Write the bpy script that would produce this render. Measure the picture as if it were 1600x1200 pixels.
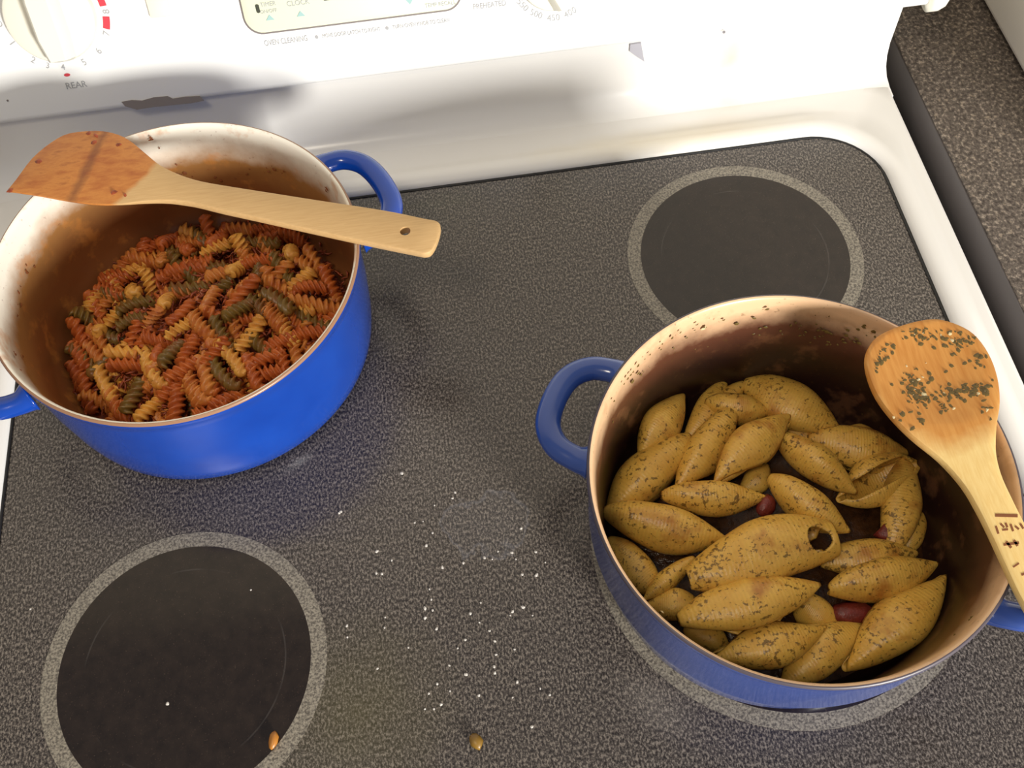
import bpy, bmesh, math, random
from mathutils import Vector, Matrix, Euler, noise
for o in list(bpy.data.objects): bpy.data.objects.remove(o)
sc = bpy.context.scene
COL = sc.collection
PI = math.pi
R_ = math.radians
random.seed(7)

# ------------------------------------------------------------------ camera, world, lights, exposure
CAM = Vector((-0.36069, -0.5608, 0.64774)); ROT = Euler((0.5127015, 0.0336895, -0.1424332), 'XYZ'); F = 1564.8463
cd = bpy.data.cameras.new('camera'); cam = bpy.data.objects.new('camera', cd); COL.objects.link(cam)
cam.location = CAM; cam.rotation_euler = ROT; cd.sensor_width = 36; cd.lens = F / 1600 * 36; cd.clip_start = .02
sc.camera = cam
w = bpy.data.worlds.new('room_ambience'); sc.world = w; w.use_nodes = True
bg = w.node_tree.nodes['Background']; bg.inputs[0].default_value = (.98, .96, 1.0, 1); bg.inputs[1].default_value = .20
def area(name, loc, target, size, power, color, sy=None):
    l = bpy.data.lights.new(name, 'AREA'); l.shape = 'RECTANGLE'; l.size = size; l.size_y = sy or size
    l.energy = power; l.color = color
    o = bpy.data.objects.new(name, l); COL.objects.link(o); o.location = loc
    o.rotation_euler = (Vector(target) - Vector(loc)).to_track_quat('-Z', 'Y').to_euler(); return o
area('window_light', (.60, -2.10, .50), (-.3, -.2, .06), .36, 54, (1.0, .98, .95), .38)
area('ceiling_light', (-.9, -.9, 2.0), (-.3, -.3, 0), .35, 7, (1.0, .88, .70))
sc.view_settings.view_transform = 'Standard'; sc.view_settings.look = 'None'
sc.view_settings.gamma = 1; sc.view_settings.use_curve_mapping = False; sc.view_settings.exposure = 0.6

# ------------------------------------------------------------------ helpers
RM = ROT.to_matrix()
def ray(u, v): return RM @ Vector(((u - 800) / F, (600 - v) / F, -1))
def at(u, v, z=0.0):
    """the point of the level plane at height z that the photograph shows at u, v"""
    d = ray(u, v); return CAM + d * ((z - CAM.z) / d.z)
def srgb(r, g, b):
    f = lambda c: (c / 255 / 12.92) if c / 255 <= .04045 else ((c / 255 + .055) / 1.055) ** 2.4
    return (f(r), f(g), f(b), 1)
def tag(o, label=None, cat=None, group=None, kind=None):
    if label: o['label'] = label
    if cat: o['category'] = cat
    if group: o['group'] = group
    if kind: o['kind'] = kind
    return o
def empty(name, loc=(0, 0, 0), rz=0):
    o = bpy.data.objects.new(name, None); COL.objects.link(o); o.location = loc; o.rotation_euler = (0, 0, rz)
    o.empty_display_size = .02; return o
def link(name, me, parent=None, mat=None, smooth=True):
    if mat and not me.materials: me.materials.append(mat)
    if smooth:
        for p in me.polygons: p.use_smooth = True
    o = bpy.data.objects.new(name, me); COL.objects.link(o)
    if parent: o.parent = parent
    return o
def mesh(name, vs, fs):
    me = bpy.data.meshes.new(name); me.from_pydata([tuple(v) for v in vs], [], fs); me.update(); return me
def fixn(me):
    bm = bmesh.new(); bm.from_mesh(me); bmesh.ops.recalc_face_normals(bm, faces=bm.faces); bm.to_mesh(me); bm.free(); return me
def autosmooth(me, ang=35):
    bm = bmesh.new(); bm.from_mesh(me)
    for e in bm.edges:
        if len(e.link_faces) == 2 and e.calc_face_angle(0) > R_(ang): e.smooth = False
    bm.to_mesh(me); bm.free(); return me
def loft(name, rings, closed=True, cap0=False, cap1=False):
    vs = []; fs = []; n = len(rings[0])
    for r in rings: vs += r
    for i in range(len(rings) - 1):
        for j in range(n if closed else n - 1):
            a = i * n + j; b = i * n + (j + 1) % n
            fs.append((a, b, b + n, a + n))
    if cap0: fs.append(tuple(reversed(range(n))))
    if cap1: fs.append(tuple((len(rings) - 1) * n + j for j in range(n)))
    return fixn(mesh(name, vs, fs))
def lathe(name, prof, seg=128):
    rings = [[(r * math.cos(2 * PI * k / seg), r * math.sin(2 * PI * k / seg), z) for k in range(seg)] for r, z in prof]
    return loft(name, rings)
def box_me(name, x0, x1, y0, y1, z0, z1, bev=0.0, seg=3):
    bm = bmesh.new(); bmesh.ops.create_cube(bm, size=1)
    for v in bm.verts: v.co = Vector(((x0 + x1) / 2 + v.co.x * (x1 - x0), (y0 + y1) / 2 + v.co.y * (y1 - y0), (z0 + z1) / 2 + v.co.z * (z1 - z0)))
    if bev: bmesh.ops.bevel(bm, geom=list(bm.edges), offset=bev, segments=seg, affect='EDGES', profile=.5)
    me = bpy.data.meshes.new(name); bm.to_mesh(me); bm.free(); return autosmooth(me, 50)
def catmull(pts, n=8, closed=False):
    P = [Vector(p) for p in pts]; out = []; m = len(P)
    rng = range(m) if closed else range(m - 1)
    for i in rng:
        p1 = P[i]; p2 = P[(i + 1) % m]
        p0 = P[i - 1] if (i or closed) else p1 * 2 - p2
        p3 = P[(i + 2) % m] if (closed or i + 2 < m) else p2 * 2 - p1
        for k in range(n):
            t = k / n
            out.append(.5 * ((2 * p1) + (p2 - p0) * t + (2 * p0 - 5 * p1 + 4 * p2 - p3) * t * t + (3 * p1 - p0 - 3 * p2 + p3) * t ** 3))
    if not closed: out.append(P[-1])
    return out

# ------------------------------------------------------------------ materials
class NT:
    def __init__(s, name):
        s.m = bpy.data.materials.new(name); s.m.use_nodes = True; s.t = s.m.node_tree; s.n = s.t.nodes
        s.b = s.n['Principled BSDF']
    def new(s, ty, **k):
        n = s.n.new(ty)
        for a, v in k.items(): setattr(n, a, v)
        return n
    def ln(s, a, b): s.t.links.new(a, b)
    def coord(s, kind='Object'): 
        if kind == 'Position': return s.new('ShaderNodeNewGeometry').outputs['Position']
        return s.new('ShaderNodeTexCoord').outputs[kind]
    def mapv(s, c, scale=(1, 1, 1), loc=(0, 0, 0), rot=(0, 0, 0)):
        m = s.new('ShaderNodeMapping'); m.inputs['Scale'].default_value = scale; m.inputs['Location'].default_value = loc
        m.inputs['Rotation'].default_value = rot; s.ln(c, m.inputs[0]); return m.outputs[0]
    def noise(s, c, scale, detail=3, rough=.55, dist=0):
        n = s.new('ShaderNodeTexNoise'); n.inputs['Scale'].default_value = scale; n.inputs['Detail'].default_value = detail
        n.inputs['Roughness'].default_value = rough; n.inputs['Distortion'].default_value = dist; s.ln(c, n.inputs['Vector']); return n.outputs['Fac']
    def ramp(s, f, stops, interp='LINEAR'):
        r = s.new('ShaderNodeValToRGB'); r.color_ramp.interpolation = interp
        e = r.color_ramp.elements
        while len(e) < len(stops): e.new(.5)
        for i, (p, c) in enumerate(stops): e[i].position = p; e[i].color = c if len(c) == 4 else (*c, 1)
        s.ln(f, r.inputs[0]); return r.outputs[0]
    def mix(s, f, a, b, mode='MIX'):
        m = s.new('ShaderNodeMix', data_type='RGBA', blend_type=mode)
        for sock, v in ((m.inputs[0], f), (m.inputs[6], a), (m.inputs[7], b)):
            if hasattr(v, 'is_linked'): s.ln(v, sock)
            else: sock.default_value = v
        return m.outputs[2]
    def math(s, op, a, b=0.0, c=None):
        m = s.new('ShaderNodeMath', operation=op)
        for i, v in enumerate((a, b) if c is None else (a, b, c)):
            if hasattr(v, 'is_linked'): s.ln(v, m.inputs[i])
            else: m.inputs[i].default_value = v
        return m.outputs[0]
    def sep(s, c): 
        x = s.new('ShaderNodeSeparateXYZ'); s.ln(c, x.inputs[0]); return x.outputs
    def bump(s, h, strength=.3, dist=.001):
        b = s.new('ShaderNodeBump'); b.inputs['Strength'].default_value = strength; b.inputs['Distance'].default_value = dist
        s.ln(h, b.inputs['Height']); s.ln(b.outputs[0], s.b.inputs['Normal'])
    def set(s, base=None, rough=None, spec=None, **k):
        if base is not None:
            if hasattr(base, 'is_linked'): s.ln(base, s.b.inputs['Base Color'])
            else: s.b.inputs['Base Color'].default_value = base
        if rough is not None:
            if hasattr(rough, 'is_linked'): s.ln(rough, s.b.inputs['Roughness'])
            else: s.b.inputs['Roughness'].default_value = rough
        if spec is not None: s.b.inputs['Specular IOR Level'].default_value = spec
        for a, v in k.items(): s.b.inputs[a.replace('_', ' ')].default_value = v
        return s.m
BW = ((0, (0, 0, 0)), (1, (1, 1, 1)))
def simple(name, c, rough=.5, spec=.5, **k): return NT(name).set(c, rough, spec, **k)
def blob(t, c, centre, rad, sc_=(1, 1, 1), wob=.0, nscale=60):
    """soft 1..0 falloff around a point of the thing's own surface"""
    m = t.mapv(c, sc_, tuple(-a * b for a, b in zip(centre, sc_)))
    l = t.new('ShaderNodeVectorMath', operation='LENGTH'); t.ln(m, l.inputs[0])
    d = l.outputs['Value']
    if wob: d = t.math('ADD', d, t.math('MULTIPLY', t.math('SUBTRACT', t.noise(c, nscale, 3), .5), wob))
    return t.math('SUBTRACT', 1.0, t.math('DIVIDE', d, rad))

# speckled ceramic glass
def glass_mat():
    t = NT('speckled_ceramic_glass'); c = t.coord('Position')
    n = t.noise(t.mapv(c, (1, .6, 1)), 720, 2, .75)
    base = t.ramp(n, [(.36, srgb(32, 27, 23)), (.50, srgb(76, 69, 63)), (.64, srgb(140, 130, 118))])
    big = t.noise(c, 7, 3)
    base = t.mix(t.math('MULTIPLY', big, .35), base, srgb(48, 44, 44), 'MIX')
    # dried, wavy-edged water mark between the pots
    q = at(762, 820); d = blob(t, c, (q.x, q.y, 0), .04, (1, 1.1, 1), .05, 45)
    ringm = t.ramp(d, [(.30, (0, 0, 0)), (.37, (.20, .20, .20)), (.44, (.04, .04, .04)), (1, (.05, .05, .05))])
    base = t.mix(ringm, base, srgb(140, 142, 150))
    q = at(560, 1110); d2 = blob(t, c, (q.x, q.y, 0), .07, (1, 1, 1), .04, 30)
    base = t.mix(t.ramp(d2, [(0, (0, 0, 0)), (1, (.4, .4, .4))]), base, srgb(92, 86, 52))
    smear = t.noise(t.mapv(c, (3, 22, 1), rot=(0, 0, .2)), 3, 4, .6)
    t.set(base, t.ramp(smear, [(.3, (.16,) * 3), (.7, (.30,) * 3)]), .5); t.bump(n, .12, .0003); return t.m
def disc_mat():
    t = NT('plain_dark_ceramic_glass'); c = t.coord('Object')
    n = t.noise(c, 90, 6, .7)
    base = t.ramp(n, [(.35, srgb(26, 18, 13)), (.7, srgb(42, 32, 25))])
    n2 = t.noise(c, 900, 2, .6); base = t.mix(t.ramp(n2, [(.66, (0, 0, 0)), (.74, (.35,) * 3)]), base, srgb(110, 90, 75))
    x = t.sep(c); l = t.new('ShaderNodeVectorMath', operation='LENGTH'); t.ln(c, l.inputs[0])
    arc = t.math('COMPARE', l.outputs['Value'], .0655, .0005)
    base = t.mix(t.math('MULTIPLY', arc, t.ramp(t.noise(c, 25), [(.45, (0, 0, 0)), (.6, (.12,) * 3)])), base, srgb(120, 115, 110))
    t.set(base, .13, .5); return t.m
def ring_mat():
    t = NT('printed_burner_ring'); c = t.coord('Position')
    n = t.noise(c, 620, 2, .7); t.set(t.ramp(n, [(.38, srgb(84, 78, 70)), (.62, srgb(150, 142, 126))]), .3, .5); return t.m
M = {}
M['glass'] = glass_mat(); M['disc'] = disc_mat(); M['ring'] = ring_mat()
def enamel_mat():
    t = NT('white_stove_enamel'); c = t.coord('Position')
    base = srgb(236, 233, 226)
    # brown heat stain low on the riser behind the rear burner
    d = blob(t, c, (-.103, .066, .035), .038, (1.5, .6, 1.0), .02, 50)
    base = t.mix(t.ramp(d, [(.05, (0, 0, 0)), (.9, (.55,) * 3)]), base, srgb(214, 176, 120))
    d = blob(t, c, (-.16, .016, .004), .05, (.35, 2.5, 1), .02, 60)
    base = t.mix(t.ramp(d, [(.0, (0, 0, 0)), (.8, (.3,) * 3)]), base, srgb(226, 206, 150))
    t.set(base, .22, .5); return t.m
M['enamel'] = enamel_mat()
M['panel'] = simple('white_control_panel', srgb(240, 239, 234), .35)
M['cream'] = simple('pale_cream_plastic', srgb(232, 236, 205), .4)
M['knob'] = simple('ivory_knob_plastic', srgb(236, 232, 214), .35)
M['print_grey'] = simple('grey_print', srgb(168, 168, 168), .6)
M['print_dark'] = simple('dark_print', srgb(56, 60, 44), .6)
M['print_red'] = simple('red_print', srgb(205, 60, 72), .6)
M['print_teal'] = simple('pale_teal_print', srgb(160, 195, 190), .6)
M['black'] = simple('black_seal', srgb(22, 20, 18), .5)
M['chip'] = simple('bare_grey_chip', srgb(132, 123, 118), .8)
M['handle_metal'] = simple('dark_rim_iron', srgb(52, 40, 36), .4)
def counter_mat():
    t = NT('dark_speckled_laminate'); c = t.coord('Position')
    n = t.noise(t.mapv(c, (1, .8, 1)), 330, 3, .65); n2 = t.noise(c, 190, 2, .5)
    b = t.ramp(n, [(.36, srgb(66, 58, 53)), (.55, srgb(112, 102, 93)), (.68, srgb(176, 162, 146))])
    b = t.mix(t.ramp(n2, [(.62, (0, 0, 0)), (.68, (.6,) * 3)]), b, srgb(176, 160, 140))
    t.set(b, .45, .4); return t.m
M['counter'] = counter_mat()
M['counter_edge'] = simple('dark_laminate_edge', srgb(98, 93, 93), .5)
M['appliance'] = simple('grey_beige_plastic', srgb(238, 232, 220), .45)
M['wall'] = simple('painted_wall', srgb(205, 198, 184), .8)
M['floor'] = simple('floor_vinyl', srgb(120, 100, 80), .6)
def blue_mat(name, c1, c2):
    t = NT(name); c = t.coord('Object'); n = t.noise(c, 18, 3)
    t.set(t.ramp(n, [(.35, c1), (.7, c2)]), .18, .5, Coat_Weight=.3, Coat_Roughness=.05); return t.m
M['blue'] = blue_mat('bright_blue_enamel', srgb(10, 60, 152), srgb(18, 70, 166))
M['blue2'] = blue_mat('dull_blue_enamel', srgb(42, 70, 140), srgb(60, 84, 150))  # greyer, less saturated blue than the left pot
def inner_mat(name, top, stain, deep_stain_shade, z0, z1, patch):
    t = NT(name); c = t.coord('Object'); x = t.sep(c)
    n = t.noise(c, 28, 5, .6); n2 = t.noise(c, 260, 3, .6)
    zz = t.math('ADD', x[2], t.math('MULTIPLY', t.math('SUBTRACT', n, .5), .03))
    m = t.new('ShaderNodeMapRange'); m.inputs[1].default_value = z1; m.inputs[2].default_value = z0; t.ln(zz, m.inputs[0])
    base = t.ramp(m.outputs[0], [(0, top), (.45, stain), (1, deep_stain_shade)])
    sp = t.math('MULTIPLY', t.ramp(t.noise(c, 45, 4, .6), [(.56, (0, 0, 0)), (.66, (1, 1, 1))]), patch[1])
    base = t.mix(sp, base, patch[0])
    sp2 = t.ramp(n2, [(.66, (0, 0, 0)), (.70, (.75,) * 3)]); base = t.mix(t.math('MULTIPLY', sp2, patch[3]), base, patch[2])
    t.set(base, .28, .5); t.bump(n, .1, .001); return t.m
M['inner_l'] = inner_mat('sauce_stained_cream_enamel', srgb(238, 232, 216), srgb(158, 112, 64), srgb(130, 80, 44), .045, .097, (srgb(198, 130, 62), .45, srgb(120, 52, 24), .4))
M['inner_r'] = inner_mat('browned_shaded_beige_enamel', srgb(218, 180, 140), srgb(84, 50, 36), srgb(40, 23, 19), .060, .108, (srgb(150, 104, 70), .25, srgb(84, 62, 32), .6))  # brown stain, deepened to hold the shade below the lit rim band too
def pasta_mat(name, c1, c2, sauce, amt):
    t = NT(name); c = t.coord('Object'); o = t.new('ShaderNodeObjectInfo')
    a = t.new('ShaderNodeVectorMath', operation='ADD'); t.ln(c, a.inputs[0]); t.ln(o.outputs['Location'], a.inputs[1])
    n = t.noise(a.outputs[0], 130, 3)
    b = t.ramp(n, [(.3, c1), (.7, c2)])
    s = t.noise(a.outputs[0], 85, 4, .65)
    b = t.mix(t.math('MULTIPLY', t.ramp(s, [(.46, (0, 0, 0)), (.62, (1, 1, 1))]), amt), b, sauce)
    t.set(b, .38, .45, Subsurface_Weight=.12, Subsurface_Scale=.002); t.b.inputs['Subsurface Radius'].default_value = (1, .5, .2)
    t.bump(t.noise(c, 700, 2), .15, .0004); return t.m
SAUCE = srgb(168, 72, 34)
M['yellow'] = pasta_mat('yellow_spiral_dough', srgb(236, 178, 84), srgb(222, 158, 66), SAUCE, .4)
M['orange'] = pasta_mat('orange_spiral_dough', srgb(216, 142, 66), srgb(200, 120, 52), SAUCE, .6)
M['red'] = pasta_mat('red_spiral_dough', srgb(204, 112, 48), srgb(182, 90, 38), srgb(156, 70, 34), .55)
M['green'] = pasta_mat('green_spiral_dough', srgb(136, 106, 46), srgb(112, 86, 36), srgb(140, 74, 38), .5)
def sauce_mat(name, a, b, rough):
    t = NT(name); c = t.coord('Object'); n = t.noise(c, 140, 5, .65)
    t.set(t.ramp(n, [(.35, a), (.68, b)]), rough, .5); t.bump(n, .6, .002); return t.m
M['sauce'] = sauce_mat('tomato_sauce', srgb(104, 44, 22), srgb(186, 86, 42), .4)
M['oil'] = sauce_mat('brown_cooking_juice', srgb(44, 26, 14), srgb(78, 48, 24), .2)
M['herb'] = simple('dark_green_herb', srgb(98, 80, 38), .4)
M['garlic'] = simple('pale_garlic_bit', srgb(214, 196, 150), .4)
M['redchunk'] = sauce_mat('red_vegetable', srgb(96, 34, 26), srgb(136, 52, 42), .35)
def shell_mat():
    t = NT('herbed_shell_pasta'); c = t.coord('Object'); o = t.new('ShaderNodeObjectInfo')
    m = t.new('ShaderNodeVectorMath', operation='ADD'); t.ln(t.coord('Position'), m.inputs[0]); t.ln(o.outputs['Location'], m.inputs[1]); p = m.outputs[0]
    n = t.noise(p, 42, 4, .6); b = t.ramp(n, [(.3, srgb(208, 158, 64)), (.52, srgb(220, 176, 80)), (.72, srgb(176, 118, 46))])
    f = t.noise(p, 330, 3, .6); cl = t.noise(p, 40, 2)
    fl = t.math('ADD', f, t.math('MULTIPLY', t.math('SUBTRACT', cl, .5), .35))
    b = t.mix(t.ramp(fl, [(.585, (0, 0, 0)), (.65, (.8,) * 3)]), b, srgb(88, 62, 24))
    f2 = t.noise(p, 480, 2, .5); b = t.mix(t.ramp(f2, [(.66, (0, 0, 0)), (.70, (.6,) * 3)]), b, srgb(100, 74, 28))
    x = t.sep(c); wv = t.math('SINE', t.math('MULTIPLY', x[0], 2 * PI * 34))
    b = t.mix(t.math('MULTIPLY', t.math('ADD', wv, 1), .035), b, srgb(120, 80, 30))
    t.set(b, .36, .5, Subsurface_Weight=.1, Subsurface_Scale=.002); t.bump(t.math('ADD', t.math('MULTIPLY', wv, .22), t.math('MULTIPLY', fl, 2.2)), .30, .0006); return t.m
M['shell'] = shell_mat()
def wood_mat(name, c1, c2, stain_node=None, ax=(1, 14, 14)):
    t = NT(name); c = t.coord('Object'); n = t.noise(t.mapv(c, ax), 60, 4, .6); n2 = t.noise(c, 30, 3)
    b = t.ramp(n, [(.3, c1), (.7, c2)]); b = t.mix(t.math('MULTIPLY', n2, .35), b, c1)
    r = .5
    if stain_node: b = stain_node(t, c, b)
    t.set(b, r, .4); t.bump(n, .15, .0005); return t

# ------------------------------------------------------------------ room shell
fl = link('floor', box_me('floor', -4, 4, -4, .20, -.96, -.91), None, M['floor'], False); tag(fl, kind='structure')
wb = link('wall_back', box_me('wall_back', -4, 4, .20, .30, -.96, 1.6), None, M['wall'], False); tag(wb, kind='structure')

# ------------------------------------------------------------------ the stove
GX0, GX1, GY0, GY1 = -.70, .002, -.56, 0.0
stove = empty('stove', (-.35, -.28, -.91))
tag(stove, 'white electric range with speckled black ceramic glass cooktop under both pots', 'stove')
def st(name, me, mat, smooth=True, label=None, parent=None):
    if parent is None:
        me.transform(Matrix.Translation((.35, .28, .91))); o = link(name, me, stove, mat, smooth)
    else:
        o = link(name, me, parent, mat, smooth)
    if label: o['label'] = label
    return o
def rr(x0, x1, y0, y1, r, z, n=12):
    out = []
    for cx, cy, a0 in ((x1 - r, y1 - r, 0), (x0 + r, y1 - r, 90), (x0 + r, y0 + r, 180), (x1 - r, y0 + r, 270)):
        for k in range(n + 1):
            a = R_(a0 + 90 * k / n); out.append((cx + r * math.cos(a), cy + r * math.sin(a), z))
    return out
st('range_body', box_me('range_body', -.735, .035, -.62, .06, -.90, -.022, .004), M['enamel'])
# glass top, one slab
st('glass_top', loft('glass_top', [rr(GX0, GX1, GY0, GY1, .052, -.006), rr(GX0, GX1, GY0, GY1, .052, -.0006), rr(GX0 + .001, GX1 - .001, GY0 + .001, GY1 - .001, .051, 0)], cap0=True, cap1=True), M['glass'], False)
st('seal', loft('seal', [rr(GX0 - .0025, GX1 + .0025, GY0 - .0025, GY1 + .0025, .0545, -.004), rr(GX0 - .0025, GX1 + .0025, GY0 - .0025, GY1 + .0025, .0545, .0003), rr(GX0, GX1, GY0, GY1, .052, .0005), rr(GX0, GX1, GY0, GY1, .052, -.004)]), M['black'])
def fr(o, z, k=0, R=None):
    # ring offset o outwards; k pushes the rounded corner square towards the outside
    r = max(.004, .0545 + o) if R is None else R
    return rr(GX0 - o, GX1 + o, GY0 - o, GY1 + o, r, z)
frame_rings = [fr(.002, -.006), fr(.002, .001), fr(.004, .0035), fr(.008, .0055), fr(.013, .0062), fr(.018, .0052), fr(.022, .0030, R=.058), fr(.026, .0022, R=.045),
               fr(.031, .0026, R=.025), fr(.034, .002, R=.014), fr(.036, -.001, R=.012), fr(.0365, -.006, R=.012), fr(.0365, -.03, R=.012)]
for i in range(6, len(frame_rings)):   # the deck runs back to the riser
    frame_rings[i] = [(x, y + (.022 if y > -.05 + 0 and i > 8 else (.010 if y > -.05 and i > 7 else 0)), z) for x, y, z in frame_rings[i]]
st('cooktop_frame', autosmooth(loft('cooktop_frame', frame_rings), 50), M['enamel'])
# cove and riser of the backguard
prof = [(.034, .0015), (.044, .002), (.054, .0045), (.061, .010), (.0655, .018), (.068, .030), (.0685, .074), (.12, .074), (.12, -.03), (.034, -.03)]
st('backguard_riser', autosmooth(loft('backguard_riser', [[(x, y, z) for y, z in prof] for x in (-.7375, .0375)], cap0=True, cap1=True), 30), M['enamel'])
# control panel: a box leaning back, with a rolled lower lip
TH = R_(30); PO = Vector((0, .0625, .0705)); PU = Vector((0, math.sin(TH), math.cos(TH))); PN = Vector((0, -math.cos(TH), math.sin(TH)))
def pp(x, s, h=0): return Vector((x, PO.y, PO.z)) + PU * s + PN * h
def onpanel(u, v):
    d = ray(u, v); t_ = (PO - CAM).dot(PN) / d.dot(PN); q = CAM + d * t_; return q.x, (q - PO).dot(PU)
pprof = [(.0, .0), (.004, .0), (.13, 0), (.15, -.006), (.155, -.03), (.0, -.055)]
def panel_ring(x):
    pts = [pp(x, .0045, 0), pp(x, .003, -.0004), pp(x, .0015, -.0015), pp(x, .0004, -.004), pp(x, .0, -.008)]
    q = pp(x, .0, -.008); 
    pts += [Vector((x, .072, q.z - .0005)), Vector((x, .125, q.z - .0005)), Vector((x, .16, .22)), pp(x, .158, -.012), pp(x, .152, -.003), pp(x, .146, 0)]
    return [tuple(p) for p in pts]
st('control_panel', autosmooth(loft('control_panel', [panel_ring(-.772), panel_ring(.056)], cap0=True, cap1=True), 40), M['panel'])
for nm, x0, x1 in (('end_cap', .0562, .074), ('end_cap', -.790, -.7722)):
    rings = []
    for k, (x, s_) in enumerate(((x0, 1.0), (x0 + (x1 - x0) * .5, 1.0), (x0 + (x1 - x0) * .8, .97), (x1, .90)) if x0 > 0 else ((x0, .90), (x0 + (x1 - x0) * .2, .97), (x0 + (x1 - x0) * .5, 1.0), (x1, 1.0))):
        c = Vector((0, .10, .14)); ring = []
        for p in catmull([pp(0, -.006, -.004), pp(0, .01, .0045), pp(0, .08, .004), pp(0, .15, .002), pp(0, .168, -.02), Vector((0, .165, .20)), Vector((0, .13, .075)), Vector((0, .085, .064))], 6, True):
            q = c + (p - c) * s_; ring.append((x, q.y, q.z))
        rings.append(ring)
    st(nm, loft(nm, rings, cap0=True, cap1=True), M['knob'])
# burner zones
def disc_at(name, c, r0, r1, z, mat, label=None):
    seg = 128
    if r0 <= 0:
        me = loft(name, [[(r1 * math.cos(2 * PI * k / seg), r1 * math.sin(2 * PI * k / seg), zz) for k in range(seg)] for zz in (0, z)], cap1=True)
    else:
        me = loft(name, [[(r * math.cos(2 * PI * k / seg), r * math.sin(2 * PI * k / seg), zz) for k in range(seg)] for r, zz in ((r0, 0), (r0, z), (r1, z), (r1, 0))])
    o = link(name, me, stove, mat, False); o.location = Vector((c[0] + .35, c[1] + .28, .91)); 
    if label: o['label'] = label
    return o
for c, r1, rw in (((-.1317, -.1105), .0925, .0105), ((-.5698, -.3705), .0925, .0105), ((-.1681, -.3421), .1275, .0105), ((-.5474, -.13), .0925, .0105)):
    disc_at('burner_ring', c, r1 - rw, r1, .00022, M['ring'], 'pale grey printed ring')
    disc_at('burner_disc', c, 0, r1 - rw, .0002, M['disc'], 'plain near-black round zone')

# ---- print and fittings on the control panel
def orient(o, x, s, h=0, rot=0):
    """lay a flat mesh (made in x, y) on the panel at x, s"""
    ux = Vector((1, 0, 0)); m = Matrix((ux, PU, PN)).transposed().to_4x4()
    q = pp(x, s, h) + Vector((.35, .28, .91)); o.matrix_local = Matrix.Translation(q) @ m @ Matrix.Rotation(rot, 4, 'Z')
def text(name, s, u, v, size, mat, rot=0, h=.0003, wide=1.0, parent=None):
    cu = bpy.data.curves.new(name, 'FONT'); cu.body = s; cu.size = size; cu.align_x = 'CENTER'; cu.align_y = 'CENTER'; cu.extrude = .0001
    tmp = bpy.data.objects.new('tmp_text', cu); COL.objects.link(tmp)
    dg = bpy.context.evaluated_depsgraph_get(); me = bpy.data.meshes.new_from_object(tmp.evaluated_get(dg)); bpy.data.objects.remove(tmp)
    if wide != 1: me.transform(Matrix.Diagonal((wide, 1, 1, 1)))
    me.materials.clear(); o = link(name, me, stove, mat, False); x, q = onpanel(u, v); orient(o, x, q, h, rot); return o
def flat(name, pts, u, v, mat, rot=0, h=.0003, th=.0002):
    n = len(pts); me = fixn(mesh(name, [(*p, -.0002) for p in pts] + [(*p, th) for p in pts], [tuple(range(n, 2 * n)), tuple(reversed(range(n)))] + [(i, (i + 1) % n, (i + 1) % n + n, i + n) for i in range(n)]))
    o = link(name, me, stove, mat, False); x, q = onpanel(u, v); orient(o, x, q, h, rot); return o
# display window: rounded cream plate with a recessed-looking border
xl, sl = onpanel(386, 45); xr, sr = onpanel(722, 14); s0 = (onpanel(430, 48)[1] + onpanel(690, 16)[1]) / 2
wx, hx = (xr - xl) / 2, .040
def rrect2(wd, hg, r, n=8):
    return [(p[0], p[1]) for p in rr(-wd, wd, -hg, hg, r, 0, n)]
def plate(name, cx, cs, wd, hg, r, h0, h1, mat, label=None):
    o = link(name, autosmooth(loft(name, [[(a, b, h0) for a, b in rrect2(wd, hg, r)], [(a, b, h1 - .0004) for a, b in rrect2(wd, hg, r)], [(a, b, h1) for a, b in rrect2(wd - .0004, hg - .0004, r)]], cap0=True, cap1=True), 40), stove, mat)
    orient(o, cx, cs, 0)
    if label: o['label'] = label
    return o
pcx = (xl + xr) / 2; pcs = s0 + hx
plate('display_border', pcx, pcs, wx + .0014, hx + .0014, .014, -.0003, .0006, M['chip'], 'thin grey-brown edge line')
plate('display_plate', pcx, pcs, wx, hx, .013, -.0003, .0014, M['cream'], 'pale greenish cream plate')
x_, q_ = onpanel(545, -14); plate('clock_display', x_ + .003, q_ + .008, .024, .0125, .002, .001, .0019, M['print_dark'])
flat('indicator_bar', rrect2(.0014, .0032, .0012, 4), 403, 13, M['print_dark'], .03, .0016)
text('lettering', 'TIMER', 419, 6, .0044, M['print_grey'], 0, .0016)
text('lettering', 'ON/OFF', 420, 17, .0036, M['print_grey'], 0, .0016)
text('lettering', 'CLOCK', 466, 4, .0052, M['print_grey'], 0, .0016)
text('lettering', 'TEMP RECALL', 688, 6, .0044, M['print_grey'], 0, .0016, .9)
tri = [(-.0032, -.0018), (.0032, -.0018), (0, .0022)]
flat('arrow_mark', tri, 422, 27, M['print_teal'], 0, .0016); flat('arrow_mark', tri, 470, 21, M['print_teal'], 0, .0016)
flat('arrow_mark', [(a, -b) for a, b in reversed(tri)], 640, 2, M['print_teal'], 0, .0016)
text('lettering', 'OVEN CLEANING', 447, 64, .0060, M['print_grey'], 0, .0003, .72)
text('lettering', 'MOVE DOOR LATCH TO RIGHT', 549, 51, .0042, M['print_grey'], 0, .0003, .76)
text('lettering', 'TURN OVEN KNOB TO CLEAN', 658, 37, .0042, M['print_grey'], 0, .0003, .78)
dot = [(.0013 * math.cos(2 * PI * k / 10), .0013 * math.sin(2 * PI * k / 10)) for k in range(10)]
flat('bullet_mark', dot, 495, 58, M['print_grey']); flat('bullet_mark', dot, 605, 44, M['print_grey'])
text('lettering', 'PREHEATED', 765, 8, .0058, M['print_grey'], 0, .0003, .85)
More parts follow.
